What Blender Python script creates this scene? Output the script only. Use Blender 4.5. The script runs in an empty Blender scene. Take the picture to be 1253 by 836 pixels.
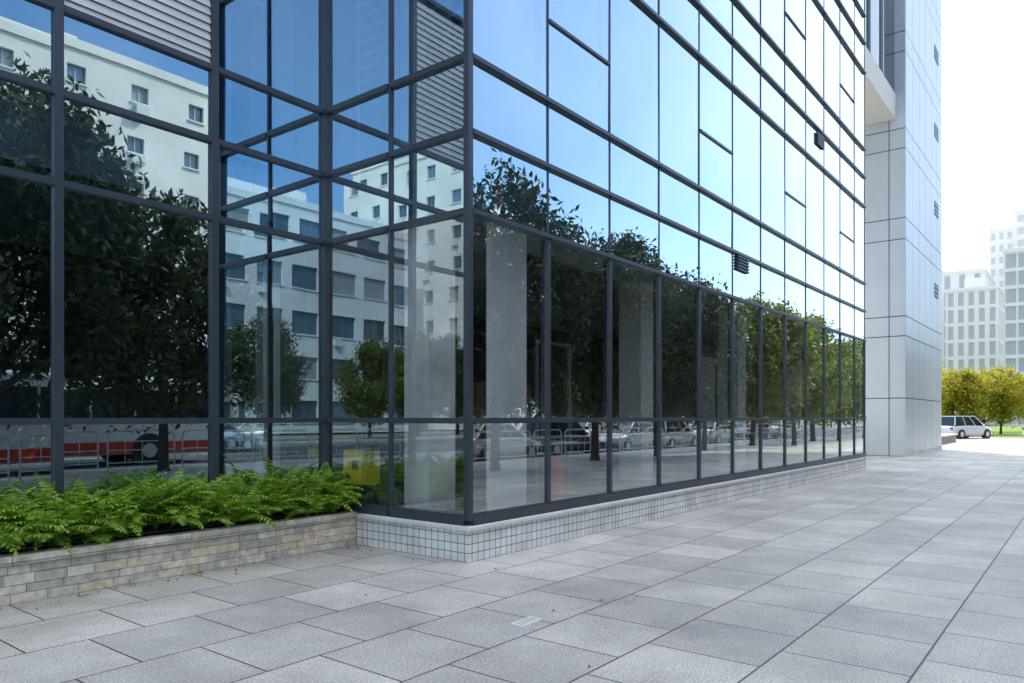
import bpy, bmesh, math, random
import numpy as np
from mathutils import Vector, Matrix
random.seed(7); rng=np.random.default_rng(7)
scene=bpy.context.scene
scene.view_settings.view_transform='Standard'
scene.view_settings.look='None'
scene.view_settings.exposure=0
COL=scene.collection

# ---------------------------------------------------------------- materials
def newmat(name):
    m=bpy.data.materials.new(name); m.use_nodes=True
    nt=m.node_tree; nt.nodes.clear()
    out=nt.nodes.new('ShaderNodeOutputMaterial')
    return m,nt,out
def N(nt,t,**k):
    n=nt.nodes.new(t)
    for a,b in k.items(): setattr(n,a,b)
    return n
def pbr(name,col,rough=.6,metal=0,var=.0,vscale=3,bump=0,bscale=40,spec=.5,trans=0):
    m,nt,out=newmat(name)
    p=N(nt,'ShaderNodeBsdfPrincipled'); nt.links.new(p.outputs[0],out.inputs[0])
    p.inputs['Base Color'].default_value=(*col,1); p.inputs['Roughness'].default_value=rough
    p.inputs['Metallic'].default_value=metal; p.inputs['Specular IOR Level'].default_value=spec
    g=N(nt,'ShaderNodeNewGeometry')
    if var>0:
        n=N(nt,'ShaderNodeTexNoise'); n.inputs['Scale'].default_value=vscale; n.inputs['Detail'].default_value=6
        nt.links.new(g.outputs['Position'],n.inputs['Vector'])
        mr=N(nt,'ShaderNodeMapRange'); mr.inputs[1].default_value=.3; mr.inputs[2].default_value=.7
        mr.inputs[3].default_value=1-var; mr.inputs[4].default_value=1+var
        nt.links.new(n.outputs[0],mr.inputs[0])
        mx=N(nt,'ShaderNodeMix',data_type='RGBA',blend_type='MULTIPLY'); mx.inputs[0].default_value=1
        mx.inputs[6].default_value=(*col,1); nt.links.new(mr.outputs[0],mx.inputs[7])
        nt.links.new(mx.outputs[2],p.inputs['Base Color'])
    if bump>0:
        n=N(nt,'ShaderNodeTexNoise'); n.inputs['Scale'].default_value=bscale; n.inputs['Detail'].default_value=5
        nt.links.new(g.outputs['Position'],n.inputs['Vector'])
        b=N(nt,'ShaderNodeBump'); b.inputs['Strength'].default_value=bump; b.inputs['Distance'].default_value=.01
        nt.links.new(n.outputs[0],b.inputs['Height']); nt.links.new(b.outputs[0],p.inputs['Normal'])
    return m

def glass_mat(name,tr=(.58,.70,.76),lo=(.72,.91,1.0),hi=(.92,.98,1.0),fmin=.42,fpow=1.0,wave=.3):
    m,nt,out=newmat(name)
    g=N(nt,'ShaderNodeNewGeometry')
    no=N(nt,'ShaderNodeTexNoise'); no.inputs['Scale'].default_value=.7; no.inputs['Detail'].default_value=1.0
    nt.links.new(g.outputs['Position'],no.inputs['Vector'])
    b=N(nt,'ShaderNodeBump'); b.inputs['Strength'].default_value=.5*wave; b.inputs['Distance'].default_value=.008
    nt.links.new(no.outputs[0],b.inputs['Height'])
    lw=N(nt,'ShaderNodeLayerWeight'); lw.inputs['Blend'].default_value=.5
    cr=N(nt,'ShaderNodeMix',data_type='RGBA'); cr.inputs[6].default_value=(*lo,1); cr.inputs[7].default_value=(*hi,1)
    pw=N(nt,'ShaderNodeMapRange'); pw.inputs[1].default_value=.2; pw.inputs[2].default_value=.65
    nt.links.new(lw.outputs['Facing'],pw.inputs[0]); nt.links.new(pw.outputs[0],cr.inputs[0])
    gl=N(nt,'ShaderNodeBsdfGlossy'); gl.inputs['Roughness'].default_value=0.0
    nt.links.new(cr.outputs[2],gl.inputs['Color']); nt.links.new(b.outputs[0],gl.inputs['Normal'])
    tp=N(nt,'ShaderNodeBsdfTransparent'); tp.inputs['Color'].default_value=(*tr,1)
    po=N(nt,'ShaderNodeMath',operation='POWER'); po.inputs[1].default_value=fpow; nt.links.new(lw.outputs['Facing'],po.inputs[0])
    f=N(nt,'ShaderNodeMapRange'); f.inputs[1].default_value=0; f.inputs[2].default_value=1
    f.inputs[3].default_value=fmin; f.inputs[4].default_value=1.0
    nt.links.new(po.outputs[0],f.inputs[0])
    ms=N(nt,'ShaderNodeMixShader'); nt.links.new(f.outputs[0],ms.inputs[0])
    nt.links.new(tp.outputs[0],ms.inputs[1]); nt.links.new(gl.outputs[0],ms.inputs[2])
    nt.links.new(ms.outputs[0],out.inputs[0])
    return m

M={}
M['glass']=glass_mat('coated_glass')
M['glass_clear']=glass_mat('shopfront_glass',tr=(.92,.95,.96),lo=(.88,.96,1.0),fmin=.2,fpow=1.45)
M['frame']=pbr('frame_paint',(.055,.068,.09),.35,metal=.3,var=.1)
M['winframe']=pbr('light_frame',(.35,.38,.4),.4,metal=.5)
M['concrete']=pbr('concrete',(.70,.70,.68),.8,var=.22,vscale=2.5,bump=.3)
M['slab']=pbr('slab_paint',(.34,.40,.46),.8,var=.08)
M['white_in']=pbr('interior_white',(.88,.88,.86),.7,var=.05)
M['dark_in']=pbr('interior_dark',(.05,.055,.06),.7,var=.3,vscale=1.5)
M['brown_in']=pbr('interior_timber',(.22,.15,.09),.6,var=.2,vscale=4)
M['floor_in']=pbr('interior_floor',(.30,.30,.29),.25,var=.1)
M['blind']=pbr('roller_blind',(.66,.76,.82),.8,var=.05)
M['louvre']=pbr('louvre_alu',(.62,.63,.64),.5,var=.06)
M['steel']=pbr('steel_rail',(.7,.71,.71),.4,metal=.3)
M['rubber']=pbr('tyre',(.02,.02,.02),.8)
M['carglass']=pbr('car_glass',(.02,.03,.035),.05,spec=.8)
M['red']=pbr('red_paint',(.55,.03,.02),.4)
M['blue']=pbr('blue_paint',(.03,.10,.40),.4)
M['yellow']=pbr('yellow_paint',(.85,.68,.03),.45)
M['white_paint']=pbr('white_paint',(.8,.8,.8),.4)
M['asphalt']=pbr('asphalt',(.055,.055,.057),.85,var=.2,vscale=.6,bump=.5,bscale=120)
M['kerb']=pbr('kerb_stone',(.36,.35,.34),.8,var=.15,vscale=5,bump=.3)
M['soil']=pbr('soil',(.07,.05,.035),.95,var=.3,vscale=10,bump=.8)
M['bark']=pbr('bark',(.09,.07,.055),.9,var=.3,vscale=9,bump=.8,bscale=25)
M['earth']=pbr('ground_earth',(.16,.19,.09),.95,var=.25,vscale=.05)
M['lawn']=pbr('lawn_grass',(.16,.26,.035),.9,var=.35,vscale=1.5,bump=1,bscale=60)

def paving():
    m,nt,out=newmat('granite_paving')
    g=N(nt,'ShaderNodeNewGeometry')
    mp=N(nt,'ShaderNodeMapping'); mp.inputs['Location'].default_value=(0.2,.53+.0,0)
    nt.links.new(g.outputs['Position'],mp.inputs[0])
    br=N(nt,'ShaderNodeTexBrick'); br.offset=.5; br.squash=1
    br.inputs['Scale'].default_value=1; br.inputs['Brick Width'].default_value=.8; br.inputs['Row Height'].default_value=.8
    br.inputs['Mortar Size'].default_value=.007; br.inputs['Mortar Smooth'].default_value=.15; br.inputs['Bias'].default_value=0
    br.inputs['Color1'].default_value=(.60,.585,.545,1); br.inputs['Color2'].default_value=(.46,.45,.425,1); br.inputs['Mortar'].default_value=(.06,.058,.05,1)
    nt.links.new(mp.outputs[0],br.inputs['Vector'])
    v=N(nt,'ShaderNodeTexNoise'); v.inputs['Scale'].default_value=60; v.inputs['Detail'].default_value=4; v.inputs['Roughness'].default_value=.85
    nt.links.new(g.outputs['Position'],v.inputs['Vector'])
    r=N(nt,'ShaderNodeMapRange'); r.inputs[1].default_value=.38; r.inputs[2].default_value=.62; r.inputs[3].default_value=.52; r.inputs[4].default_value=1.3
    nt.links.new(v.outputs[0],r.inputs[0])
    st=N(nt,'ShaderNodeTexNoise'); st.inputs['Scale'].default_value=.7; st.inputs['Detail'].default_value=9; st.inputs['Roughness'].default_value=.7
    nt.links.new(g.outputs['Position'],st.inputs['Vector'])
    r2=N(nt,'ShaderNodeMapRange'); r2.inputs[1].default_value=.32; r2.inputs[2].default_value=.68; r2.inputs[3].default_value=.66; r2.inputs[4].default_value=1.2
    nt.links.new(st.outputs[0],r2.inputs[0])
    mul=N(nt,'ShaderNodeMath',operation='MULTIPLY'); nt.links.new(r.outputs[0],mul.inputs[0]); nt.links.new(r2.outputs[0],mul.inputs[1])
    mx=N(nt,'ShaderNodeMix',data_type='RGBA',blend_type='MULTIPLY'); mx.inputs[0].default_value=1
    nt.links.new(br.outputs[0],mx.inputs[6]); nt.links.new(mul.outputs[0],mx.inputs[7])
    p=N(nt,'ShaderNodeBsdfPrincipled'); nt.links.new(mx.outputs[2],p.inputs['Base Color'])
    rr=N(nt,'ShaderNodeMapRange'); rr.inputs[3].default_value=.42; rr.inputs[4].default_value=.68; nt.links.new(st.outputs[0],rr.inputs[0])
    nt.links.new(rr.outputs[0],p.inputs['Roughness'])
    inv=N(nt,'ShaderNodeMath',operation='SUBTRACT'); inv.inputs[0].default_value=1; nt.links.new(br.outputs['Fac'],inv.inputs[1])
    ad=N(nt,'ShaderNodeMath',operation='MULTIPLY_ADD'); ad.inputs[1].default_value=.10; nt.links.new(v.outputs[0],ad.inputs[0]); nt.links.new(inv.outputs[0],ad.inputs[2])
    b=N(nt,'ShaderNodeBump'); b.inputs['Strength'].default_value=.6; b.inputs['Distance'].default_value=.006
    nt.links.new(ad.outputs[0],b.inputs['Height']); nt.links.new(b.outputs[0],p.inputs['Normal'])
    nt.links.new(p.outputs[0],out.inputs[0]); return m
M['paving']=paving()

def tiles():
    m,nt,out=newmat('white_ceramic_tile')
    g=N(nt,'ShaderNodeNewGeometry'); sp=N(nt,'ShaderNodeSeparateXYZ'); nt.links.new(g.outputs['Position'],sp.inputs[0])
    ad=N(nt,'ShaderNodeMath',operation='ADD'); nt.links.new(sp.outputs[0],ad.inputs[0]); nt.links.new(sp.outputs[1],ad.inputs[1])
    cb=N(nt,'ShaderNodeCombineXYZ'); nt.links.new(ad.outputs[0],cb.inputs[0]); nt.links.new(sp.outputs[2],cb.inputs[1])
    br=N(nt,'ShaderNodeTexBrick'); br.offset=0
    br.inputs['Scale'].default_value=1; br.inputs['Brick Width'].default_value=.1; br.inputs['Row Height'].default_value=.1
    br.inputs['Mortar Size'].default_value=.005; br.inputs['Mortar Smooth'].default_value=.1
    br.inputs['Color1'].default_value=(.82,.82,.80,1); br.inputs['Color2'].default_value=(.70,.72,.72,1); br.inputs['Mortar'].default_value=(.17,.19,.20,1)
    nt.links.new(cb.outputs[0],br.inputs['Vector'])
    no=N(nt,'ShaderNodeTexNoise'); no.inputs['Scale'].default_value=2.5; no.inputs['Detail'].default_value=7; nt.links.new(g.outputs['Position'],no.inputs['Vector'])
    r=N(nt,'ShaderNodeMapRange'); r.inputs[1].default_value=.3; r.inputs[2].default_value=.6; r.inputs[3].default_value=.75; r.inputs[4].default_value=1.02
    nt.links.new(no.outputs[0],r.inputs[0])
    mx=N(nt,'ShaderNodeMix',data_type='RGBA',blend_type='MULTIPLY'); mx.inputs[0].default_value=1
    nt.links.new(br.outputs[0],mx.inputs[6]); nt.links.new(r.outputs[0],mx.inputs[7])
    p=N(nt,'ShaderNodeBsdfPrincipled'); p.inputs['Roughness'].default_value=.25
    nt.links.new(mx.outputs[2],p.inputs['Base Color']); nt.links.new(p.outputs[0],out.inputs[0]); return m
M['tile']=tiles()

def leafmat(name,c1,c2,scale=1.2,transl=.35):
    m,nt,out=newmat(name)
    g=N(nt,'ShaderNodeNewGeometry')
    no=N(nt,'ShaderNodeTexNoise'); no.inputs['Scale'].default_value=scale; no.inputs['Detail'].default_value=4
    nt.links.new(g.outputs['Position'],no.inputs['Vector'])
    a=N(nt,'ShaderNodeMath',operation='MULTIPLY_ADD'); a.inputs[1].default_value=.5; nt.links.new(g.outputs['Random Per Island'],a.inputs[0]); 
    s=N(nt,'ShaderNodeMath',operation='SUBTRACT'); s.inputs[1].default_value=.25; nt.links.new(no.outputs[0],s.inputs[0]); nt.links.new(s.outputs[0],a.inputs[2])
    mx=N(nt,'ShaderNodeMix',data_type='RGBA'); mx.inputs[6].default_value=(*c1,1); mx.inputs[7].default_value=(*c2,1)
    mr=N(nt,'ShaderNodeMapRange'); mr.inputs[1].default_value=.2; mr.inputs[2].default_value=.8; nt.links.new(a.outputs[0],mr.inputs[0]); nt.links.new(mr.outputs[0],mx.inputs[0])
    d=N(nt,'ShaderNodeBsdfPrincipled'); d.inputs['Roughness'].default_value=.45; nt.links.new(mx.outputs[2],d.inputs['Base Color'])
    t=N(nt,'ShaderNodeBsdfTranslucent'); nt.links.new(mx.outputs[2],t.inputs[0])
    ms=N(nt,'ShaderNodeMixShader'); ms.inputs[0].default_value=transl
    nt.links.new(d.outputs[0],ms.inputs[1]); nt.links.new(t.outputs[0],ms.inputs[2]); nt.links.new(ms.outputs[0],out.inputs[0]); return m
M['leaf']=leafmat('tree_leaf',(.016,.032,.010),(.08,.105,.022))
M['leaf_s']=leafmat('tree_leaf_light',(.06,.10,.015),(.22,.25,.04),transl=.5)
M['leaf_y']=leafmat('tree_leaf_yellow',(.24,.26,.02),(.68,.56,.06),transl=.5)  # yellow leaves, colour brightened to stand in for their backlight
M['fern']=leafmat('fern_leaf',(.09,.23,.015),(.38,.58,.06),scale=3,transl=.4)

# ---------------------------------------------------------------- mesh builder
class B:
    def __init__(s): s.v=[];s.f=[];s.m=[];s.mats=[]
    def mi(s,mat):
        if mat not in s.mats: s.mats.append(mat)
        return s.mats.index(mat)
    def quad(s,a,b,c,d,mat):
        i=len(s.v); s.v+= [tuple(a),tuple(b),tuple(c),tuple(d)]; s.f.append((i,i+1,i+2,i+3)); s.m.append(s.mi(mat))
    def box(s,x0,x1,y0,y1,z0,z1,mat,T=None):
        i=len(s.v)
        P=[(x0,y0,z0),(x1,y0,z0),(x1,y1,z0),(x0,y1,z0),(x0,y0,z1),(x1,y0,z1),(x1,y1,z1),(x0,y1,z1)]
        if T is not None: P=[tuple(T@Vector(p)) for p in P]
        s.v+=P; k=s.mi(mat)
        for q in [(0,3,2,1),(4,5,6,7),(0,1,5,4),(1,2,6,5),(2,3,7,6),(3,0,4,7)]:
            s.f.append(tuple(i+j for j in q)); s.m.append(k)
    def cyl(s,p0,p1,r0,r1,mat,n=10,caps=True):
        p0=Vector(p0);p1=Vector(p1); d=(p1-p0); 
        if d.length<1e-6: return
        d.normalize()
        a=d.orthogonal().normalized(); b=d.cross(a); i=len(s.v); k=s.mi(mat)
        for p,r in((p0,r0),(p1,r1)):
            for j in range(n):
                t=2*math.pi*j/n; s.v.append(tuple(p+a*math.cos(t)*r+b*math.sin(t)*r))
        for j in range(n):
            s.f.append((i+j,i+(j+1)%n,i+n+(j+1)%n,i+n+j)); s.m.append(k)
        if caps:
            s.f.append(tuple(i+j for j in range(n))[::-1]); s.m.append(k)
            s.f.append(tuple(i+n+j for j in range(n))); s.m.append(k)
    def obj(s,name,parent=None,smooth=False,bevel=0):
        me=bpy.data.meshes.new(name); me.from_pydata(s.v,[],s.f)
        for m in s.mats: me.materials.append(m)
        me.polygons.foreach_set('material_index',s.m)
        if smooth: me.polygons.foreach_set('use_smooth',[True]*len(s.f))
        me.update()
        o=bpy.data.objects.new(name,me); COL.objects.link(o)
        if parent: o.parent=parent
        if bevel:
            md=o.modifiers.new('bevel','BEVEL'); md.width=bevel; md.segments=2; md.limit_method='ANGLE'
        return o
def empty(name,loc=(0,0,0),rz=0):
    e=bpy.data.objects.new(name,None); e.location=loc; e.rotation_euler=(0,0,rz); COL.objects.link(e); return e

# ---------------------------------------------------------------- main office building
X1=17.85; D=2.49; ZB=.46; TOP=21.8
off=empty('glass_office_building')
LV=[1.555,3.864,4.745,5.57]
levels=[ZB]+LV[:]
for k in range(1,5):
    levels+= [3.864+4*k,4.745+4*k,5.57+4*k]
levels=[l for l in levels if l<=TOP]
vx=[1.515*i for i in range(12)]+[X1]
vy=[0,1.245,D]
vl=[0,-1.56]+[-1.56-1.62*i for i in range(1,12)]
fr=B(); gl=B(); 
w=.042; dp=.04
def facade_frames(axis,pos,us):
    us=sorted(us)
    for u in us:
        if axis=='x':
            if abs(u)<1e-6: continue
            if pos==0:
                fr.box(u-.032,u+.032,pos-.02,pos+.09,ZB,3.864,M['frame'])
                fr.box(u-.011,u+.011,pos-.005,pos+.05,3.866,TOP,M['frame'])
            else:
                fr.box(u-w,u+w,pos-.035,pos+.07,ZB,TOP,M['frame'])
        else:
            if u in (0,D): continue
            fr.box(pos-.02,pos+.06,u-.018,u+.018,ZB,TOP,M['frame'])
    for z in levels:
        h=.032 if z>ZB else .06
        if axis=='x':
            for a,b in zip(us[:-1],us[1:]):
                g=.0325 if (pos==0 and z<3.9) else (.0115 if pos==0 else w+.001)
                aa=a+g; bb=b-g
                if a==0 and pos==0: aa=.031
                if b==0: bb=-.056
                fr.box(aa,bb,pos-dp,pos+.06,z-h,z+h,M['frame'])
            if pos==0:
                fr.box(.031,X1,pos-dp-.012,pos-dp-.001,z-h*.8,z+h*.8,M['frame'])
        else:
            for a,b in zip(us[:-1],us[1:]):
                fr.box(pos-dp,pos+.06,a+.0235+(.01 if a==0 else 0),b-.0235-(.035 if b==D else 0),z-h,z+h,M['frame'])
facade_frames('x',0,vx); facade_frames('y',0,vy); facade_frames('x',D,vl)
fr.box(-.046,.03,-.046,.03,ZB,TOP,M['frame'])
fr.box(-.055,.02,D-.055,D+.05,ZB,TOP,M['frame'])
for i in (1,4,7,10):
    for k in range(0,4):
        z=6.6+4*k
        if z<TOP and i+1<len(vx):
            fr.box(vx[i]+.016,vx[i+1]-.016,-.02,.05,z-.018,z+.018,M['frame'])
def pane(axis,pos,u0,u1,z0,z1):
    a=random.gauss(0,.0018); b=random.gauss(0,.0018)
    um=(u0+u1)/2; zm=(z0+z1)/2
    P=[]
    for (u,z) in ((u0,z0),(u1,z0),(u1,z1),(u0,z1)):
        o=pos+.008+a*(u-um)+b*(z-zm)
        P.append((u,o,z) if axis=='x' else (o,u,z))
    if axis=='y': P=P[::-1]
    gl.quad(*P,M['glass_clear'] if (pos==0 and z1<3.9) else M['glass'])
lou=B()
allz=levels+([TOP] if levels[-1]<TOP else [])
for a,b in zip(vx[:-1],vx[1:]):
    for z0,z1 in zip(allz[:-1],allz[1:]): pane('x',0,a,b,z0,z1)
for a,b in zip(vy[:-1],vy[1:]):
    for z0,z1 in zip(allz[:-1],allz[1:]): pane('y',0,a,b,z0,z1)
sl=sorted(vl)
for a,b in zip(sl[:-1],sl[1:]):
    for z0,z1 in zip(allz[:-1],allz[1:]):
        if abs(b+1.56)<.01 and abs(z0-5.57)<.01:
            n=int((z1-z0-.08)/.095)
            lou.box(a+w,b-w,D+.05,D+.07,z0+.03,z1-.03,M['frame'])
            for i in range(n):
                z=z0+.06+i*.095
                T=Matrix.Translation((0,D,z))@Matrix.Rotation(math.radians(76),4,'X')
                lou.box(a+w+.003,b-w-.003,-.046,.046,-.004,.004,M['louvre'],T)
            continue
        pane('x',D,a,b,z0,z1)
for (x,z) in ((7.75,4.42),(12.95,8.35),(3.2,12.4)):
    lou.box(x,x+.55,-.03,.0,z,z+.28,M['dark_in'])
    for i in range(5): lou.box(x-.01,x+.56,-.05,-.032,z+.01+i*.06,z+.035+i*.06,M['frame'])
fr.obj('curtain_wall_frames',off); gl.obj('glass_panes',off); lou.obj('louvre_panel',off)
pl=B()
pl.box(-.03,X1,-.03,.25,-.05,.375,M['tile'])
pl.box(-.03,.25,.252,D-.01,-.05,.375,M['tile'])
pl.box(-18,-.032,D-.03,D+.25,-.05,.375,M['tile'])
pl.obj('tile_plinth',off,bevel=.006)
cp=B(); CM=pbr('coping_stone',(.64,.65,.64),.5,var=.1,vscale=6)
cp.box(-.075,X1+.02,-.075,.2,.34,.40,CM); cp.box(-.075,.2,.202,1.80,.34,.40,CM)
cp.obj('plinth_coping',off,bevel=.018)
it=B()
it.box(.1,X1-.1,.1,13.8,.2,.44,M['floor_in']); it.box(-17.8,.098,D+.1,13.8,.2,.44,M['floor_in'])
for k in range(0,5):
    z=4.05+4*k
    if z<TOP-1:
        it.box(.22,X1-.15,.22,13.8,z,z+.55,M['slab']); it.box(-17.8,.218,D+.22,13.8,z,z+.55,M['slab'])
it.box(-18,X1,13.9,14.1,-.1,TOP,M['concrete'])
it.box(X1-.08,X1+.02,.12,13.88,-.1,TOP,M['concrete'])
it.box(-18.1,-17.9,D+.1,13.88,-.1,TOP,M['concrete'])
it.box(-17.9,X1+.05,D+.12,14,TOP,TOP+.3,M['concrete']); it.box(-.06,X1+.05,-.06,D+.1,TOP,TOP+.3,M['concrete'])
it.box(-8,16,6.6,6.75,.45,4.04,M['dark_in'])
it.box(.90,1.62,.42,.50,.45,4.04,M['white_in'])
it.box(.20,.66,.80,1.22,.45,4.04,M['concrete'])
it.box(-.35,.0,3.6,3.7,.45,3.6,M['brown_in'])
it.box(-4.6,-3.4,5.2,5.35,.45,4.0,M['brown_in'])
for x in (5.8,10.4,15.0): it.box(x,x+.5,1.0,1.45,.45,4.04,M['white_in'])
it.box(8.2,9.4,2.4,2.5,.45,3.4,M['white_in']); it.box(12.4,14.2,2.8,2.9,.45,3.2,M['white_in'])
it.box(3.6,5.2,3.0,3.1,.45,2.2,M['brown_in'])
it.box(2.4,5.4,1.3,1.36,3.3,4.04,M['dark_in'])
it.box(-3.2,-2.0,4.3,4.4,1.2,2.1,M['dark_in'])
for x in (4.0,7.2,11.6): 
    it.box(x,x+.05,2.0,2.05,.45,2.9,M['winframe']); it.box(x+1.0,x+1.05,2.0,2.05,.45,2.9,M['winframe']); it.box(x+.051,x+.999,2.0,2.05,2.85,2.9,M['winframe'])
for x in (3.7,8.0,13.0): it.box(x,x+1.4,1.9,1.95+.6,1.12,1.16,M['white_in']); it.box(x+.05,x+1.35,2.06,2.1,.45,1.118,M['brown_in'])
for k in range(4):
    zf=4.61+4*k
    it.box(.5,X1-.5,5.0,5.1,zf,zf+3.4,M['slab']); it.box(-12,.2,6.0,6.1,zf,zf+3.4,M['slab'])
    it.box(.3,.75,.95,1.4,zf,zf+3.43,M['concrete'])
    for x in (5.8,10.4,15.0): it.box(x,x+.5,1.5,1.95,zf,zf+3.43,M['concrete'])
it.obj('interior_structure',off)
bl=B()
for k in range(4):
    for i,(a,b) in enumerate(zip(vx[:-1],vx[1:])):
        if random.random()<.8:
            lo=4.7+4*k+random.choice([0,0,.4,1.1])
            bl.box(a+.08,b-.08,.16,.166,lo+.9,8.0+4*k,M['blind'])
bl.obj('roller_blinds',off)
rl=B()
for k in (0,1):
    z0=4.62+4*k
    for j in range(9): rl.cyl((.35,.25,z0+1.05+j*.17),(.35,2.3,z0+1.05+j*.17),.016,.016,M['white_paint'],6)
    for y in (.3,1.5,2.25): rl.cyl((.35,y,z0),(.35,y,z0+2.45),.022,.022,M['white_paint'],6)
rl.obj('stair_railing',off)
yb=B(); yb.box(.14,.46,1.95,2.3,.72,1.16,M['yellow']); yb.box(.13,.135,2.0,2.12,.92,1.04,M['dark_in']); yb.box(.13,.135,2.16,2.25,.80,.88,M['dark_in'])
for (a,b_) in ((.16,.2),(.40,.44)):
    for (c,d) in ((1.97,2.0),(2.24,2.27)): yb.box(a,b_,c,d,.44,.72,M['dark_in'])
yb.obj('yellow_locker_box',None,bevel=.01)
rb=B(); rb.cyl((2.2,.35,.44),(2.2,.35,.98),.09,.09,M['red'],16); rb.cyl((2.2,.35,.98),(2.2,.35,1.06),.09,.03,M['red'],16); rb.cyl((2.2,.35,1.06),(2.2,.35,1.12),.035,.03,M['dark_in'],10); rb.box(2.2,2.31,.34,.36,1.1,1.12,M['dark_in'])
rb.obj('fire_extinguisher',None)

# ---------------------------------------------------------------- white panel tower
tw=empty('white_panel_tower')
pm=pbr('aluminium_panel',(.56,.60,.645),.35,metal=.25,var=.04,vscale=.7)
pmj=pbr('panel_joint',(.06,.07,.08),.7)
TX0,TX1,TY0,TY1,TH=27.0,35.9,.55,9.0,30
core=B(); core.box(TX0+.03,TX1-.03,TY0+.03,TY1,0,TH-.05,pmj); core.obj('tower_core',tw)
pn=B()
zs=[0,2.35,4.85,5.65,8.75,9.6,12.4,13.2,16.3,17.1,20.2,21.0,24,25,TH]
ysp=[TY0,1.15,2.4,3.9,5.4,7.0,TY1]
xsp=[TX0,TX0+1.45,TX0+2.95,TX0+4.45,TX0+5.95,TX0+7.45,TX1]
g=.018
wins=[7.6,11.5,15.2,18.9,22.5]
for z0,z1 in zip(zs[:-1],zs[1:]):
    for a,b in zip(ysp[:-1],ysp[1:]): pn.box(TX0,TX0+.04,a+g,b-g,z0+g,z1-g,pm)
    for a,b in zip(xsp[:-1],xsp[1:]): pn.box(a+g,b-g,TY0,TY0+.04,z0+g,z1-g,pm)
pn.obj('facade_panels',tw)
sw=B(); dm=pbr('window_dark',(.03,.035,.04),.5)
for z in wins: 
    sw.box(TX0+6.8,TX0+7.9,TY0-.012,TY0-.003,z-.33,z+.33,dm); 
    for zz in (-.2,0,.2): sw.box(TX0+6.85,TX0+7.85,TY0-.02,TY0-.013,z+zz-.03,z+zz+.03,M['winframe'])
sw.obj('small_windows',tw)
bs=B(); bs.box(TX0-.03,TX1,TY0-.03,TY0-.002,0,.18,M['concrete']); bs.obj('tower_base',tw)
br=B(); 
bm=pbr('soffit_panel',(.74,.70,.62),.6)
br.box(X1+.06,TX0-.02,.9,7,13.6,14.6,bm); br.box(X1+.06,TX0-.02,.95,7,14.62,20.5,M['carglass'])
for x in (18.6,20.6,22.6,24.6): br.box(x,x+.08,.88,.94,14.62,20.5,M['winframe'])
br.box(X1+.06,TX0-.02,.85,7,20.52,21.5,bm)
br.obj('link_bridge',tw)
ann=B(); ann.box(24.2,26.2,3.6,4.0,0,.9,M['concrete']); ann.box(24.15,26.25,3.55,4.05,.9,.98,CM)
ann.obj('low_wall',None)
lw2=B(); BRN=pbr('brown_stone',(.36,.29,.24),.7,var=.2,vscale=4)
lw2.box(38.5,49,1.6,2.4,0,.42,BRN); lw2.box(38.4,49.1,1.5,2.5,.42,.50,CM); lw2.obj('low_wall',None)

# ---------------------------------------------------------------- ground / road
def sheet(name,x0,x1,y0,y1,z,mat):
    b=B(); b.quad((x0,y0,z),(x1,y0,z),(x1,y1,z),(x0,y1,z),mat); return b.obj(name)
sheet('ground',-1500,1500,-1500,1500,-.16,M['earth'])
b=B(); b.box(-60,62,-11.9,60,-.15,0,M['paving']); b.obj('plaza_pavement')
b=B(); b.box(-150,250,-12.05,-11.902,-.15,.004,M['kerb']); b.box(-150,250,-26.2,-26,-.15,0,M['kerb']); b.obj('kerb')
sheet('road',-150,250,-26,-12.05,-.13,M['asphalt'])
b=B()
for i in range(-30,50): b.quad((i*5,-19.08,-.126),(i*5+2.5,-19.08,-.126),(i*5+2.5,-18.93,-.126),(i*5,-18.93,-.126),M['white_paint'])
b.obj('road_markings')
b=B(); b.box(-150,250,-36,-26.202,-.15,-.004,M['kerb']); b.obj('far_sidewalk')
b=B(); b.box(62.2,140,-8,60,-.15,.03,M['lawn']); b.obj('lawn')
b=B(); b.box(-1.62,-1.36,-1.99,-1.87,0,.006,M['white_paint'])
for i in range(6): b.box(-1.60+i*.04,-1.585+i*.04,-1.975,-1.885,.0061,.008,M['winframe'])
b.obj('drain_cover')
b=B(); LF=pbr('dry_leaf',(.16,.13,.05),.8,var=.3,vscale=20)
for i in range(90):
    x=random.uniform(-6,0); y=1.80-abs(random.gauss(0,.16)) if random.random()<.75 else random.uniform(-3,1.7)
    a=random.uniform(0,6.3); s=random.uniform(.012,.028); c_,s_=math.cos(a)*s,math.sin(a)*s
    b.quad((x-c_,y-s_,.006),(x+s_*.5,y-c_*.5,.012),(x+c_,y+s_,.007),(x-s_*.5,y+c_*.5,.016),LF)
b.obj('fallen_leaves')

# ---------------------------------------------------------------- planter
plt=empty('stone_planter')
SM=[pbr('cladding_%d'%i,c,.85,var=.25,vscale=14,bump=.6,bscale=45) for i,c in enumerate([(.72,.65,.52),(.60,.55,.46),(.78,.72,.60),(.52,.49,.43),(.70,.58,.42)])]
st=B(); core=B()
PY=1.84; core.box(-9,-.08,PY+.02,PY+.13,0,.33,M['kerb']); core.box(-9,-.06,PY+.132,D-.04,0,.36,M['soil']); core.obj('planter_core',plt)
z=0
for hrow in (.085,.075,.09,.075):
    x=-9+random.uniform(0,.2)
    while x<-.04:
        L=random.uniform(.14,.34); x2=min(x+L,-.035)
        if x2-x>.03:
            o=random.uniform(-.012,.008); zz=z
            st.box(x+.002,x2-.002,PY+o,PY+.018,zz+.002,zz+hrow-.002,random.choice(SM))
        x=x2
        if x2>=-.035: break
    z+=hrow
st.obj('stone_cladding',plt,bevel=.003)
c=B(); x=-9
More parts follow.
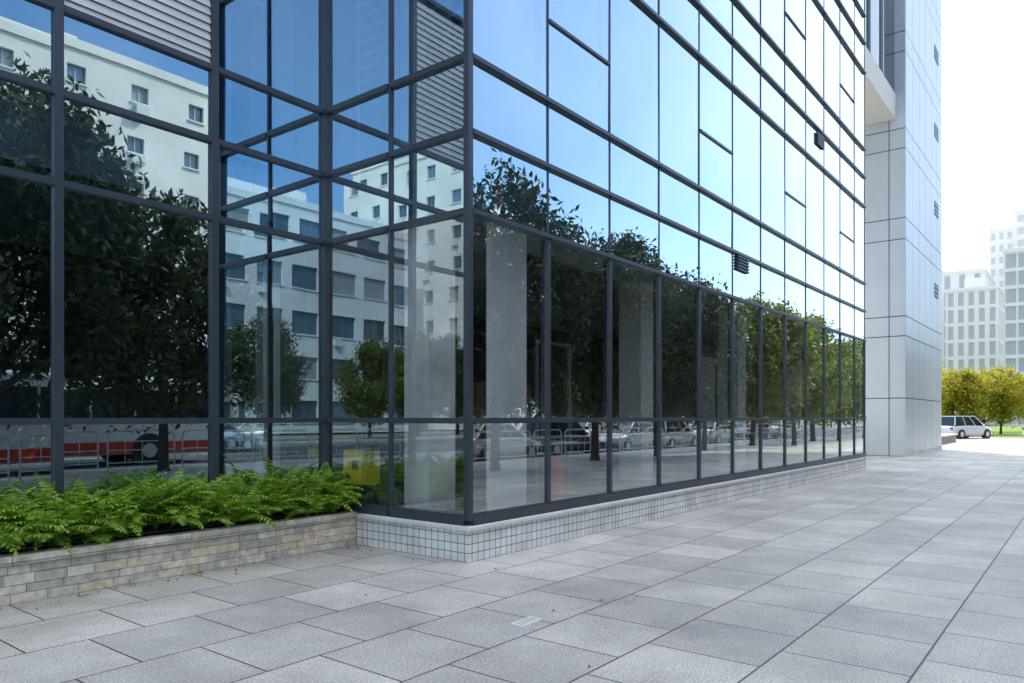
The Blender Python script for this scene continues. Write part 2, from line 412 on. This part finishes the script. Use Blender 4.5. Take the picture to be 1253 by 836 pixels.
while x<-.05:
    L=random.uniform(.45,.75); x2=min(x+L,-.035)
    c.box(x+.002,x2-.002,PY-.035,PY+.14,.332,.352,SM[3]); c.box(x+.002,x2-.002,PY-.02,PY+.13,.354,.415,random.choice(SM[:3])); x=x2
    if x2>=-.035: break
c.obj('coping_stones',plt,bevel=.006)

def ferns():
    V=[];F=[]
    def plant(cx,cy,cz,S):
        nf=random.randint(14,19)
        for k in range(nf):
            az=random.uniform(0,2*math.pi); el=math.radians(random.uniform(40,84)); L=S*random.uniform(.7,1.2); n=17
            p=np.array([cx,cy,cz]); ds=L/n
            curl=math.radians(random.uniform(45,115))/n
            h=np.array([math.cos(az),math.sin(az),0]); side=np.array([-math.sin(az),math.cos(az),0])
            for i in range(n):
                d=h*math.cos(el)+np.array([0,0,1])*math.sin(el)
                up=-h*math.sin(el)+np.array([0,0,1])*math.cos(el)
                q=p+d*ds
                if q[0]>-.04 and q[1]>0: break
                ww=.0035
                b=len(V); V.extend([p-side*ww,p+side*ww,q+side*ww,q-side*ww]); F.append((b,b+1,b+2,b+3))
                t=(i+.5)/n
                if t>.12:
                    ll=.085*S/.5*math.sin(math.pi*(.15+.85*t)**.9*.98+.02)+.012
                    lw=ds*.42
                    for s in (-1,1):
                        dr=side*s*.9+d*.42-up*random.uniform(.0,.35); dr/=np.linalg.norm(dr)
                        m=p+dr*ll*.5; e=p+dr*ll-up*.012
                        b=len(V); V.extend([p,m+d*lw,e,m-d*lw]); F.append((b,b+1,b+2,b+3))
                p=q; el-=curl
    x=-7.2
    while x<-.05:
        for j in range(3):
            S=random.uniform(.44,.70)
            plant(x+random.uniform(-.08,.08), PY+.14+.19*j+random.uniform(-.07,.07), .40+random.uniform(0,.10)+.05*j, S)
        x+=.17
    me=bpy.data.meshes.new('fern_hedge'); me.from_pydata([tuple(v) for v in V],[],F); me.materials.append(M['fern']); me.update()
    o=bpy.data.objects.new('fern_hedge',me); COL.objects.link(o)
ferns()

# ---------------------------------------------------------------- trees
def tree_mesh(name,H,R,leafmat,nleaf=13000,seed=0,lsize=.17,zb=.28,drop=.0):
    r=random.Random(seed); g=np.random.default_rng(seed)
    b=B(); tips=[]
    tb=H*zb; cz=tb+(H-tb)*.5; rz=(H-tb)*.52
    def inside(q): return (q[0]/R)**2+(q[1]/R)**2+((q[2]-cz)/rz)**2<.95 or (abs(q[0])<.8 and abs(q[1])<.8 and q[2]<cz)
    def branch(p,d,L,rad,lev):
        n=4; q=Vector(p); dd=Vector(d).normalized()
        for i in range(n):
            nd=(dd+Vector((r.uniform(-.16,.16),r.uniform(-.16,.16),r.uniform(-.06-drop,.12)))).normalized()
            q2=q+nd*L/n; r0=rad*(1-.55*i/n); r1=rad*(1-.55*(i+1)/n)
            if not inside(q2): return
            b.cyl(q,q2,r0,r1,M['bark'],8 if lev<2 else 5,caps=False)
            if lev>=1: tips.append((q2.copy(),lev))
            if lev<3 and (i>=1 or lev>0):
                for _ in range(2 if lev<2 else 1):
                    a=r.uniform(0,2*math.pi); o=dd.orthogonal().normalized(); o.rotate(Matrix.Rotation(a,3,dd))
                    branch(q2,(nd*.6+o*.9+Vector((0,0,.08))),L*r.uniform(.5,.68),r1*.55,lev+1)
            q=q2; dd=nd
        tips.append((q,lev+1))
    b.cyl((0,0,-.1),(0,0,tb*.15),.24*H/9,.17*H/9,M['bark'],10,caps=False)
    b.cyl((0,0,tb*.15),(0.05,0,tb),.17*H/9,.14*H/9,M['bark'],10,caps=False)
    for k in range(9):
        a=k*2.4+r.uniform(-.3,.3); e=r.uniform(.0,1.2)
        branch((0.05,0,tb*r.uniform(.92,1.0)),(math.cos(a)*math.cos(e),math.sin(a)*math.cos(e),math.sin(e)),R*1.15*r.uniform(.8,1.25),.09*H/9,1)
    branch((.05,0,tb),(0,0,1),H*.6,.12*H/9,0)
    T=np.array([tuple(t[0]) for t in tips])
    keep=g.random(len(T))<.72; T=T[keep]
    idx=g.integers(0,len(T),nleaf)
    sel=T[idx]+np.clip(g.normal(0,.27*H/9,(nleaf,3)),-.6,.6)
    low=g.random(nleaf)<.25
    sel[low,2]-=np.abs(g.normal(0,.6,low.sum()))
    sel=sel[sel[:,2]>tb*.62]
    n=len(sel)
    a=g.normal(size=(n,3)); a/=np.linalg.norm(a,axis=1)[:,None]
    c=g.normal(size=(n,3)); c-=a*(a*c).sum(1)[:,None]; c/=np.linalg.norm(c,axis=1)[:,None]
    s=lsize*g.uniform(.6,1.3,(n,1))
    V=np.stack([sel-a*s,sel+c*s*.38,sel+a*s,sel-c*s*.38],1).reshape(-1,3)
    nb=len(b.v); lm=b.mi(leafmat)
    b.v+= [tuple(v) for v in V]; b.f+= [(nb+4*i,nb+4*i+1,nb+4*i+2,nb+4*i+3) for i in range(n)]; b.m+=[lm]*n
    me=bpy.data.meshes.new(name); me.from_pydata(b.v,[],b.f)
    for m in b.mats: me.materials.append(m)
    me.polygons.foreach_set('material_index',b.m); me.update(); return me
tA=tree_mesh('tree_a',8.9,3.5,M['leaf'],26000,3,lsize=.13,zb=.20)
tB=tree_mesh('tree_b',8.2,2.8,M['leaf'],18000,11,lsize=.13,zb=.2)
tC=tree_mesh('tree_c',7.4,3.5,M['leaf'],21000,37,lsize=.13,zb=.22)
tS=tree_mesh('tree_s',7.6,3.3,M['leaf_s'],15000,52,lsize=.15,zb=.2)
tY=tree_mesh('tree_y',7.0,3.2,M['leaf_y'],10000,21,lsize=.2,zb=.16)
def place(me,x,y,s=1,rz=0,z=0,name='street_tree'):
    o=bpy.data.objects.new(name,me); o.location=(x,y,z); o.scale=(s,s,s*random.uniform(.92,1.08)); o.rotation_euler=(0,0,rz); COL.objects.link(o)
for me,x,y,s,rz in [(tA,-.3,-9.9,1.03,0),(tC,4.2,-9.9,1.0,2),(tB,11.0,-8.7,1.0,1),(tA,17.4,-9.1,.93,2.2),(tC,21.5,-8.8,1.0,4),(tB,27,-9.1,.8,.3),(tS,32,-8.5,1.0,1.2),(tS,37.5,-8.2,.9,3.3),(tS,43,-8.9,1.1,5),(tS,49,-8.6,.95,2.7),(tS,56,-8.6,1,.9),(tS,63,-8.6,1.05,.2)]:
    place(me,x,y,s,rz)
for i,(x,y,s) in enumerate([(66,7.2,.9),(70,4.4,.85),(73,1.2,.8),(78,8.5,1.0),(84,3.5,.95),(90,11,1.1),(92,-.5,.9),(66,12,1)]):
    place(tY,x,y,s,i*2.1,name='autumn_tree')
x=-45
i=0
while x<130:
    place((tA,tC,tB,tS)[i%4],x,-28.5-random.uniform(0,2.5),random.uniform(.7,1.05),i*1.1); i+=1
    x+=random.uniform(4.5,9)

# ---------------------------------------------------------------- railing
def railing():
    b=B(); y=-11.0; x=-14
    while x<70:
        for xx in (x,x+1.9):
            b.cyl((xx,y,0),(xx,y,.95),.025,.025,M['steel'],8)
        pts=[(x,.95),(x+.08,1.06),(x+.2,1.1),(x+1.7,1.1),(x+1.82,1.06),(x+1.9,.95)]
        for p,q in zip(pts[:-1],pts[1:]): b.cyl((p[0],y,p[1]),(q[0],y,q[1]),.028,.028,M['steel'],8)
        for z in (.2,.55,.8): b.cyl((x,y,z),(x+1.9,y,z),.018,.018,M['steel'],6)
        for j in range(1,4): b.cyl((x+.475*j,y,.2),(x+.475*j,y,.8),.012,.012,M['steel'],6)
        x+=2.15
    b.obj('metal_railing')
railing()

# ---------------------------------------------------------------- cars and bus
def car(x,y,rz,col,z=-.13,suv=False):
    root=empty('parked_car',(x,y,z),rz)
    paint=pbr('car_paint',col,.22,metal=.2,spec=.6)
    hgt=1.62 if suv else 1.45
    st=[(-2.2,.62,.70,.38),(-2.15,.88,.78,.27),(-1.8,.96,.84,.22),(-1.0,.98,.87,.2),(0,.97,.88,.2),(.9,.95,.87,.2),(1.5,.86,.85,.2),(2.0,.76,.80,.22),(2.2,.62,.72,.3),(2.26,.5,.62,.36)]
    b=B(); k=b.mi(paint); rings=[]
    for (sx,zt,hw,zb) in st:
        zm=zb+(zt-zb)*.5
        sec=[(-hw*.9,zb),(-hw,zb+.12),(-hw*1.02,zm),(-hw*.97,zt-.08),(-hw*.88,zt),(0,zt+.03),(hw*.88,zt),(hw*.97,zt-.08),(hw*1.02,zm),(hw,zb+.12),(hw*.9,zb)]
        i=len(b.v); b.v+=[(sx,yy,zz) for yy,zz in sec]; rings.append(i)
    m=11
    for a,c in zip(rings[:-1],rings[1:]):
        for j in range(m): b.f.append((a+j,a+(j+1)%m,c+(j+1)%m,c+j)); b.m.append(k)
    b.f.append(tuple(rings[0]+j for j in range(m))[::-1]); b.m.append(k); b.f.append(tuple(rings[-1]+j for j in range(m))); b.m.append(k)
    b.obj('body',root,smooth=True)
    c=B(); zb=.95
    xb=[(-2.0 if suv else -1.85),1.15]; xt=[(-1.75 if suv else -1.25),.35]
    wb,wt=.80,.62
    P=lambda t,s,u:(xb[0]*(1-u)+xt[0]*u if t==0 else xb[1]*(1-u)+xt[1]*u, s*(wb*(1-u)+wt*u), zb*(1-u)+hgt*u)
    q=[Vector(P(t,s,u)) for u in(0,1) for t in(0,1) for s in(-1,1)]
    (a0,a1,b0,b1,c0,c1,d0,d1)=q
    c.quad(a0,b0,d0,c0,M['carglass']); c.quad(b1,a1,c1,d1,M['carglass']); c.quad(b0,b1,d1,d0,M['carglass']); c.quad(a1,a0,c0,c1,M['carglass'])
    c.obj('windows',root)
    r=B()
    r.box(xt[0]-.03,xt[1]+.03,-wt-.01,wt+.01,hgt-.03,hgt+.03,paint)
    for s in(-1,1):
        for (p,qq) in ((P(0,s,0),P(0,s,1)),(P(1,s,0),P(1,s,1))): r.cyl(p,qq,.04,.035,paint,8)
        for fx in (.36,.7):
            xa=xb[0]*(1-fx)+xb[1]*fx; xc=xt[0]*(1-fx)+xt[1]*fx
            r.cyl((xa,s*(wb+.005),zb),(xc,s*(wt+.005),hgt),.03,.03,paint,6)
        r.cyl((.85,s*.9,.98),(.95,s*1.0,1.0),.07,.06,paint,8)
    r.obj('roof_and_pillars',root,bevel=.015)
    wv=B()
    for wx in(-1.4,1.38):
        for s in(-1,1):
            wv.cyl((wx,s*.66,.33),(wx,s*.905,.33),.37,.37,M['dark_in'],24)
            wv.cyl((wx,s*.7,.33),(wx,s*.915,.33),.33,.33,M['rubber'],24)
            wv.cyl((wx,s*.7,.33),(wx,s*.925,.33),.2,.19,M['steel'],16)
    wv.obj('wheels',root)
    li=B()
    for s in(-1,1):
        li.box(2.08,2.22,s*.62-.13,s*.62+.13,.6,.72,M['white_paint']); li.box(-2.21,-2.1,s*.66-.1,s*.66+.1,.66,.84,M['red'])
    li.box(2.22,2.28,-.35,.35,.38,.56,M['dark_in']); li.obj('lights_and_grille',root,bevel=.01)
cols=[(.65,.66,.67),(.7,.7,.7),(.08,.09,.11),(.55,.57,.6),(.62,.62,.60),(.72,.72,.72),(.12,.16,.25),(.6,.6,.6)]
for i,x in enumerate([11.5,16.4,21.4,26.8,32,38,44,50.5]): car(x,-13.4+random.uniform(-.15,.15),0 if i%3 else math.pi,cols[i%8],suv=i%2==0)
for i,x in enumerate([14,24,36,-12]): car(x,-21.5,math.pi,cols[(i+3)%8])
car(57.2,2.2,math.radians(-28),(.70,.71,.70),z=0,suv=True)
car(60.2,-3.0,math.radians(-28),(.7,.7,.7),z=0,suv=False)

def bus(x,y,rz):
    root=empty('city_bus',(x,y,-.13),rz)
    wp=pbr('bus_white',(.86,.86,.84),.3); rp=pbr('bus_red',(.72,.05,.02),.3)
    b=B(); b.box(-5.8,5.8,-1.25,1.25,.35,3.05,wp); b.obj('body',root,bevel=.14)
    s=B(); 
    for sd in(-1,1):
        y0,y1=sorted((sd*1.24,sd*1.262)); s.box(-5.6,5.6,y0,y1,.42,.78,rp)
        for i in range(8):
            a=-5.5+i*1.38
            y0,y1=sorted((sd*1.24,sd*1.266)); s.box(a,a+1.3,y0,y1,1.55,2.6,M['carglass'])
    s.box(5.79,5.83,-1.1,1.1,1.2,2.7,M['carglass']); s.box(5.79,5.835,-.8,.8,2.75,2.98,M['dark_in']); s.box(-5.83,-5.79,-1,1,1.6,2.6,M['carglass'])
    s.obj('windows_and_stripes',root)
    w_=B()
    for wx in(-3.4,3.5):
        for sd in(-1,1):
            w_.cyl((wx,sd*.9,.5),(wx,sd*1.275,.5),.56,.56,M['dark_in'],26); w_.cyl((wx,sd*.9,.48),(wx,sd*1.285,.48),.48,.48,M['rubber'],24); w_.cyl((wx,sd*.9,.48),(wx,sd*1.3,.48),.26,.24,M['steel'],16)
    w_.obj('wheels',root)
bus(2.6,-15.6,math.pi)

# ---------------------------------------------------------------- surrounding buildings
bglass=pbr('building_window_glass',(.05,.09,.13),.08,spec=.9)
bg2=pbr('window_with_curtain',(.25,.28,.30),.3,spec=.6)
bg3=pbr('window_bluish',(.10,.17,.24),.08,spec=.9)
AC=pbr('ac_unit',(.6,.6,.58),.6)
def facade(b,O,u,n,W,H,nx,nz,fw,fh,wall,glass,dep=.25,rich=True):
    O=Vector(O);u=Vector(u);n=Vector(n);Z=Vector((0,0,1)); cw=W/nx; ch=H/nz
    for i in range(nx):
        for j in range(nz):
            p=O+u*(i*cw)+Z*(j*ch)
            a=cw*(1-fw)/2; c=ch*(1-fh)/2
            def Q(s,t,d=0): return p+u*s+Z*t-n*d
            x=[0,a,cw-a,cw]; z=[0,c,ch-c,ch]
            gm=glass if glass is not bglass else random.choice([bglass,bglass,bg2,bg3])
            b.quad(Q(x[0],z[0]),Q(x[3],z[0]),Q(x[3],z[1]),Q(x[0],z[1]),wall)
            b.quad(Q(x[0],z[2]),Q(x[3],z[2]),Q(x[3],z[3]),Q(x[0],z[3]),wall)
            b.quad(Q(x[0],z[1]),Q(x[1],z[1]),Q(x[1],z[2]),Q(x[0],z[2]),wall)
            b.quad(Q(x[2],z[1]),Q(x[3],z[1]),Q(x[3],z[2]),Q(x[2],z[2]),wall)
            b.quad(Q(x[1],z[1]),Q(x[2],z[1]),Q(x[2],z[1],dep),Q(x[1],z[1],dep),wall)
            b.quad(Q(x[1],z[2]),Q(x[2],z[2]),Q(x[2],z[2],dep),Q(x[1],z[2],dep),wall)
            b.quad(Q(x[1],z[1]),Q(x[1],z[2]),Q(x[1],z[2],dep),Q(x[1],z[1],dep),wall)
            b.quad(Q(x[2],z[1]),Q(x[2],z[2]),Q(x[2],z[2],dep),Q(x[2],z[1],dep),wall)
            b.quad(Q(x[1],z[1],dep),Q(x[2],z[1],dep),Q(x[2],z[2],dep),Q(x[1],z[2],dep),gm)
            mx=(x[1]+x[2])/2
            q0,q1=Q(mx-.04,z[1],dep-.05),Q(mx+.04,z[1],dep-.05)
            b.quad(q0,q1,q1+Z*(z[2]-z[1]),q0+Z*(z[2]-z[1]),M['winframe'])
            if glass is bglass:
                A=Q(x[1]-.08,z[1]-.12,-.12); Bq=Q(x[2]+.08,z[1]-.02,0.0)
                b.box(min(A.x,Bq.x),max(A.x,Bq.x),min(A.y,Bq.y),max(A.y,Bq.y),A.z,Bq.z,wall)
                if random.random()<.16 and j>0:
                    A=Q(x[1]+.1,z[1]-.85,-.4); Bq=Q(x[1]+.95,z[1]-.25,0.0)
                    b.box(min(A.x,Bq.x),max(A.x,Bq.x),min(A.y,Bq.y),max(A.y,Bq.y),A.z,Bq.z,AC)
def building(name,x0,x1,y0,y1,H,wall,nx,ny,nz,fw=.5,fh=.5,glass=None,z0=0):
    glass=glass or bglass
    root=empty(name); b=B()
    facade(b,(x0,y0,z0),(1,0,0),(0,-1,0),x1-x0,H-z0,nx,nz,fw,fh,wall,glass)
    facade(b,(x1,y1,z0),(-1,0,0),(0,1,0),x1-x0,H-z0,nx,nz,fw,fh,wall,glass)
    facade(b,(x0,y1,z0),(0,-1,0),(-1,0,0),y1-y0,H-z0,ny,nz,fw,fh,wall,glass)
    facade(b,(x1,y0,z0),(0,1,0),(1,0,0),y1-y0,H-z0,ny,nz,fw,fh,wall,glass)
    b.obj('walls_and_windows',root)
    r=B(); r.box(x0-.15,x1+.15,y0-.15,y1+.15,H,H+.6,wall); r.box(x0+(x1-x0)*.3,x0+(x1-x0)*.6,y0+(y1-y0)*.3,y0+(y1-y0)*.7,H+.6,H+3.2,wall)
    r.box(x0+(x1-x0)*.75,x0+(x1-x0)*.85,y0+(y1-y0)*.5,y0+(y1-y0)*.8,H+.6,H+2,AC); r.obj('roof_parapet',root)
    return root
cream=pbr('cream_render',(.74,.69,.63),.85,var=.12,vscale=.25)
whitew=pbr('white_render',(.66,.68,.70),.8,var=.12,vscale=.25)
greyw=pbr('grey_render',(.45,.50,.56),.8,var=.08,vscale=.3)
building('cream_apartment_block',4,24,-58,-41,25,cream,5,5,8,.28,.36)
building('white_office_block',27,43,-62,-44,19,whitew,6,5,5,.72,.5)
sb=building('hotel_building',64,90,-72,-54,27,whitew,10,8,9,.55,.6)
s=B()
s.box(66,77,-54.4,-54.2,28.4,28.6,M['steel'])
for i in range(6):
    x=66.3+i*1.8
    for (a,c,e,f) in ((0,1.3,1.4,1.6),(0,1.3,.7,.9),(.1,.35,0,1.6),(1.0,1.2,0,1.6),(.55,.75,.2,1.9),(0,1.3,0,.18)):
        if random.random()<.8: s.box(x+a,x+c,-54.3,-54.1,28.7+e,28.7+f,M['blue'] if i else M['red'])
for x in (66.5,71,76): s.box(x,x+.15,-55,-54.5,27.6,30.5,M['steel'])
s.obj('rooftop_sign',sb)
building('grey_office_tower',97,116,-80,-58,26,greyw,8,9,8,.7,.6)
building('white_office_block',125,160,-88,-62,30,whitew,12,8,9,.6,.55)
building('white_office_block',-48,-14,-62,-45,20,whitew,9,6,5,.75,.5)
building('cream_apartment_block',-80,-52,-60,-30,30,cream,8,8,9,.35,.42)
pale=pbr('hazed_cladding',(.80,.77,.73),.6,var=.04,vscale=.1); pg=pbr('hazed_curtain_glass',(.36,.40,.43),.3,spec=.6)  # wall and glass colours paled to carry distance haze
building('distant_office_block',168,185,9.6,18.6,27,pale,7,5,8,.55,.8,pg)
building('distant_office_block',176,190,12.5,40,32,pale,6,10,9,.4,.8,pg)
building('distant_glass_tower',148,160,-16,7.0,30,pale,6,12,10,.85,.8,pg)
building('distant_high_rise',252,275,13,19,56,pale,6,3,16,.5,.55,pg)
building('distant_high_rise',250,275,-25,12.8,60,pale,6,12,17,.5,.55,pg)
# real atmospheric haze over the distant city
hm,hnt,hout=newmat('haze_volume')
vs=N(hnt,'ShaderNodeVolumeScatter'); vs.inputs['Density'].default_value=.0028; vs.inputs['Anisotropy'].default_value=.45; vs.inputs['Color'].default_value=(1,.98,.95,1)
hnt.links.new(vs.outputs[0],hout.inputs['Volume'])
hb=B(); hb.box(98,400,-52,120,.1,90,hm); hb.obj('atmospheric_haze')

# ---------------------------------------------------------------- light
az=math.radians(35); el=math.radians(45)
wd=bpy.data.worlds.new('World'); scene.world=wd; wd.use_nodes=True
nt=wd.node_tree; bg=nt.nodes['Background']
sk=nt.nodes.new('ShaderNodeTexSky'); sk.sky_type='NISHITA'; sk.sun_disc=False
sk.sun_elevation=el; sk.sun_rotation=math.radians(90)-az; sk.dust_density=1.2; sk.air_density=1.0; sk.ozone_density=2
tc=N(nt,'ShaderNodeTexCoord'); sp=N(nt,'ShaderNodeSeparateXYZ'); nt.links.new(tc.outputs['Generated'],sp.inputs[0])
def mr(src,a,b,c,d,smooth=True):
    n=N(nt,'ShaderNodeMapRange'); n.interpolation_type='SMOOTHSTEP' if smooth else 'LINEAR'
    n.inputs[1].default_value=a; n.inputs[2].default_value=b; n.inputs[3].default_value=c; n.inputs[4].default_value=d
    nt.links.new(src,n.inputs[0]); return n.outputs[0]
def mth(op,a,b):
    n=N(nt,'ShaderNodeMath',operation=op)
    for i,v in enumerate((a,b)):
        if isinstance(v,(int,float)): n.inputs[i].default_value=v
        else: nt.links.new(v,n.inputs[i])
    return n.outputs[0]
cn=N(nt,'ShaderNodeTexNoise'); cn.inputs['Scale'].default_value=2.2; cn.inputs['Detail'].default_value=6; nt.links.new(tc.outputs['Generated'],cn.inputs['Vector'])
over=mth('MULTIPLY',mr(sp.outputs[2],.55,.78,0,1),mr(cn.outputs[0],.3,.65,9.5,16))  # bright overhead sky band, out of view, added to raise ambient light on the ground
hor=mr(sp.outputs[2],0,.28,2.2,0)
dt=N(nt,'ShaderNodeVectorMath',operation='DOT_PRODUCT'); nt.links.new(tc.outputs['Generated'],dt.inputs[0]); a2=math.radians(30); dt.inputs[1].default_value=(math.cos(a2)*.92,math.sin(a2)*.92,.39)
sunh=mr(dt.outputs['Value'],.62,.95,0,9)
dt2=N(nt,'ShaderNodeVectorMath',operation='DOT_PRODUCT'); nt.links.new(tc.outputs['Generated'],dt2.inputs[0]); dt2.inputs[1].default_value=(1,0,0)
side=mr(dt2.outputs['Value'],.40,.9,0,2.0)
wis=mth('MULTIPLY',mr(cn.outputs[0],.48,.72,0,1.3),mr(sp.outputs[2],.05,.3,0,1))
rest=mth('ADD',hor,mth('ADD',mth('ADD',sunh,side),wis))
vm=N(nt,'ShaderNodeVectorMath',operation='SCALE'); vm.inputs[0].default_value=(1,.97,.93); nt.links.new(rest,vm.inputs['Scale'])
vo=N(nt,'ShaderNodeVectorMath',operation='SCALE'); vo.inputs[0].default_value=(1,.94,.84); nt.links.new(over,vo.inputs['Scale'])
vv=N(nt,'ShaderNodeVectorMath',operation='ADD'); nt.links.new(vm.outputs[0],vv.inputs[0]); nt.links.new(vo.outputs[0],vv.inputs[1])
s2=N(nt,'ShaderNodeVectorMath',operation='MULTIPLY'); s2.inputs[1].default_value=(1.1,1.6,1.9); nt.links.new(sk.outputs[0],s2.inputs[0])
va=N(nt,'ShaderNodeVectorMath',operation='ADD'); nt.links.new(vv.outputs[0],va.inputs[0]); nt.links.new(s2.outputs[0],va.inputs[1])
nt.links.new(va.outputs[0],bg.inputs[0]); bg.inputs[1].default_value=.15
sd=Vector((math.cos(el)*math.cos(az),math.cos(el)*math.sin(az),math.sin(el)))
L=bpy.data.lights.new('sun','SUN'); L.energy=4.8; L.angle=math.radians(.7); L.color=(1,.92,.80)
lo=bpy.data.objects.new('sun',L); lo.rotation_euler=sd.to_track_quat('Z','Y').to_euler(); lo.location=(30,20,40); COL.objects.link(lo)

# ---------------------------------------------------------------- camera
cd=bpy.data.cameras.new('camera'); cd.sensor_width=36; cd.lens=26.06; cd.shift_y=.0734; cd.clip_end=3000
co=bpy.data.objects.new('camera',cd); co.location=(-6.109,-5.415,1.6)
co.rotation_euler=(math.radians(90),0,math.atan2(.618,.786)-math.pi/2); COL.objects.link(co); scene.camera=co
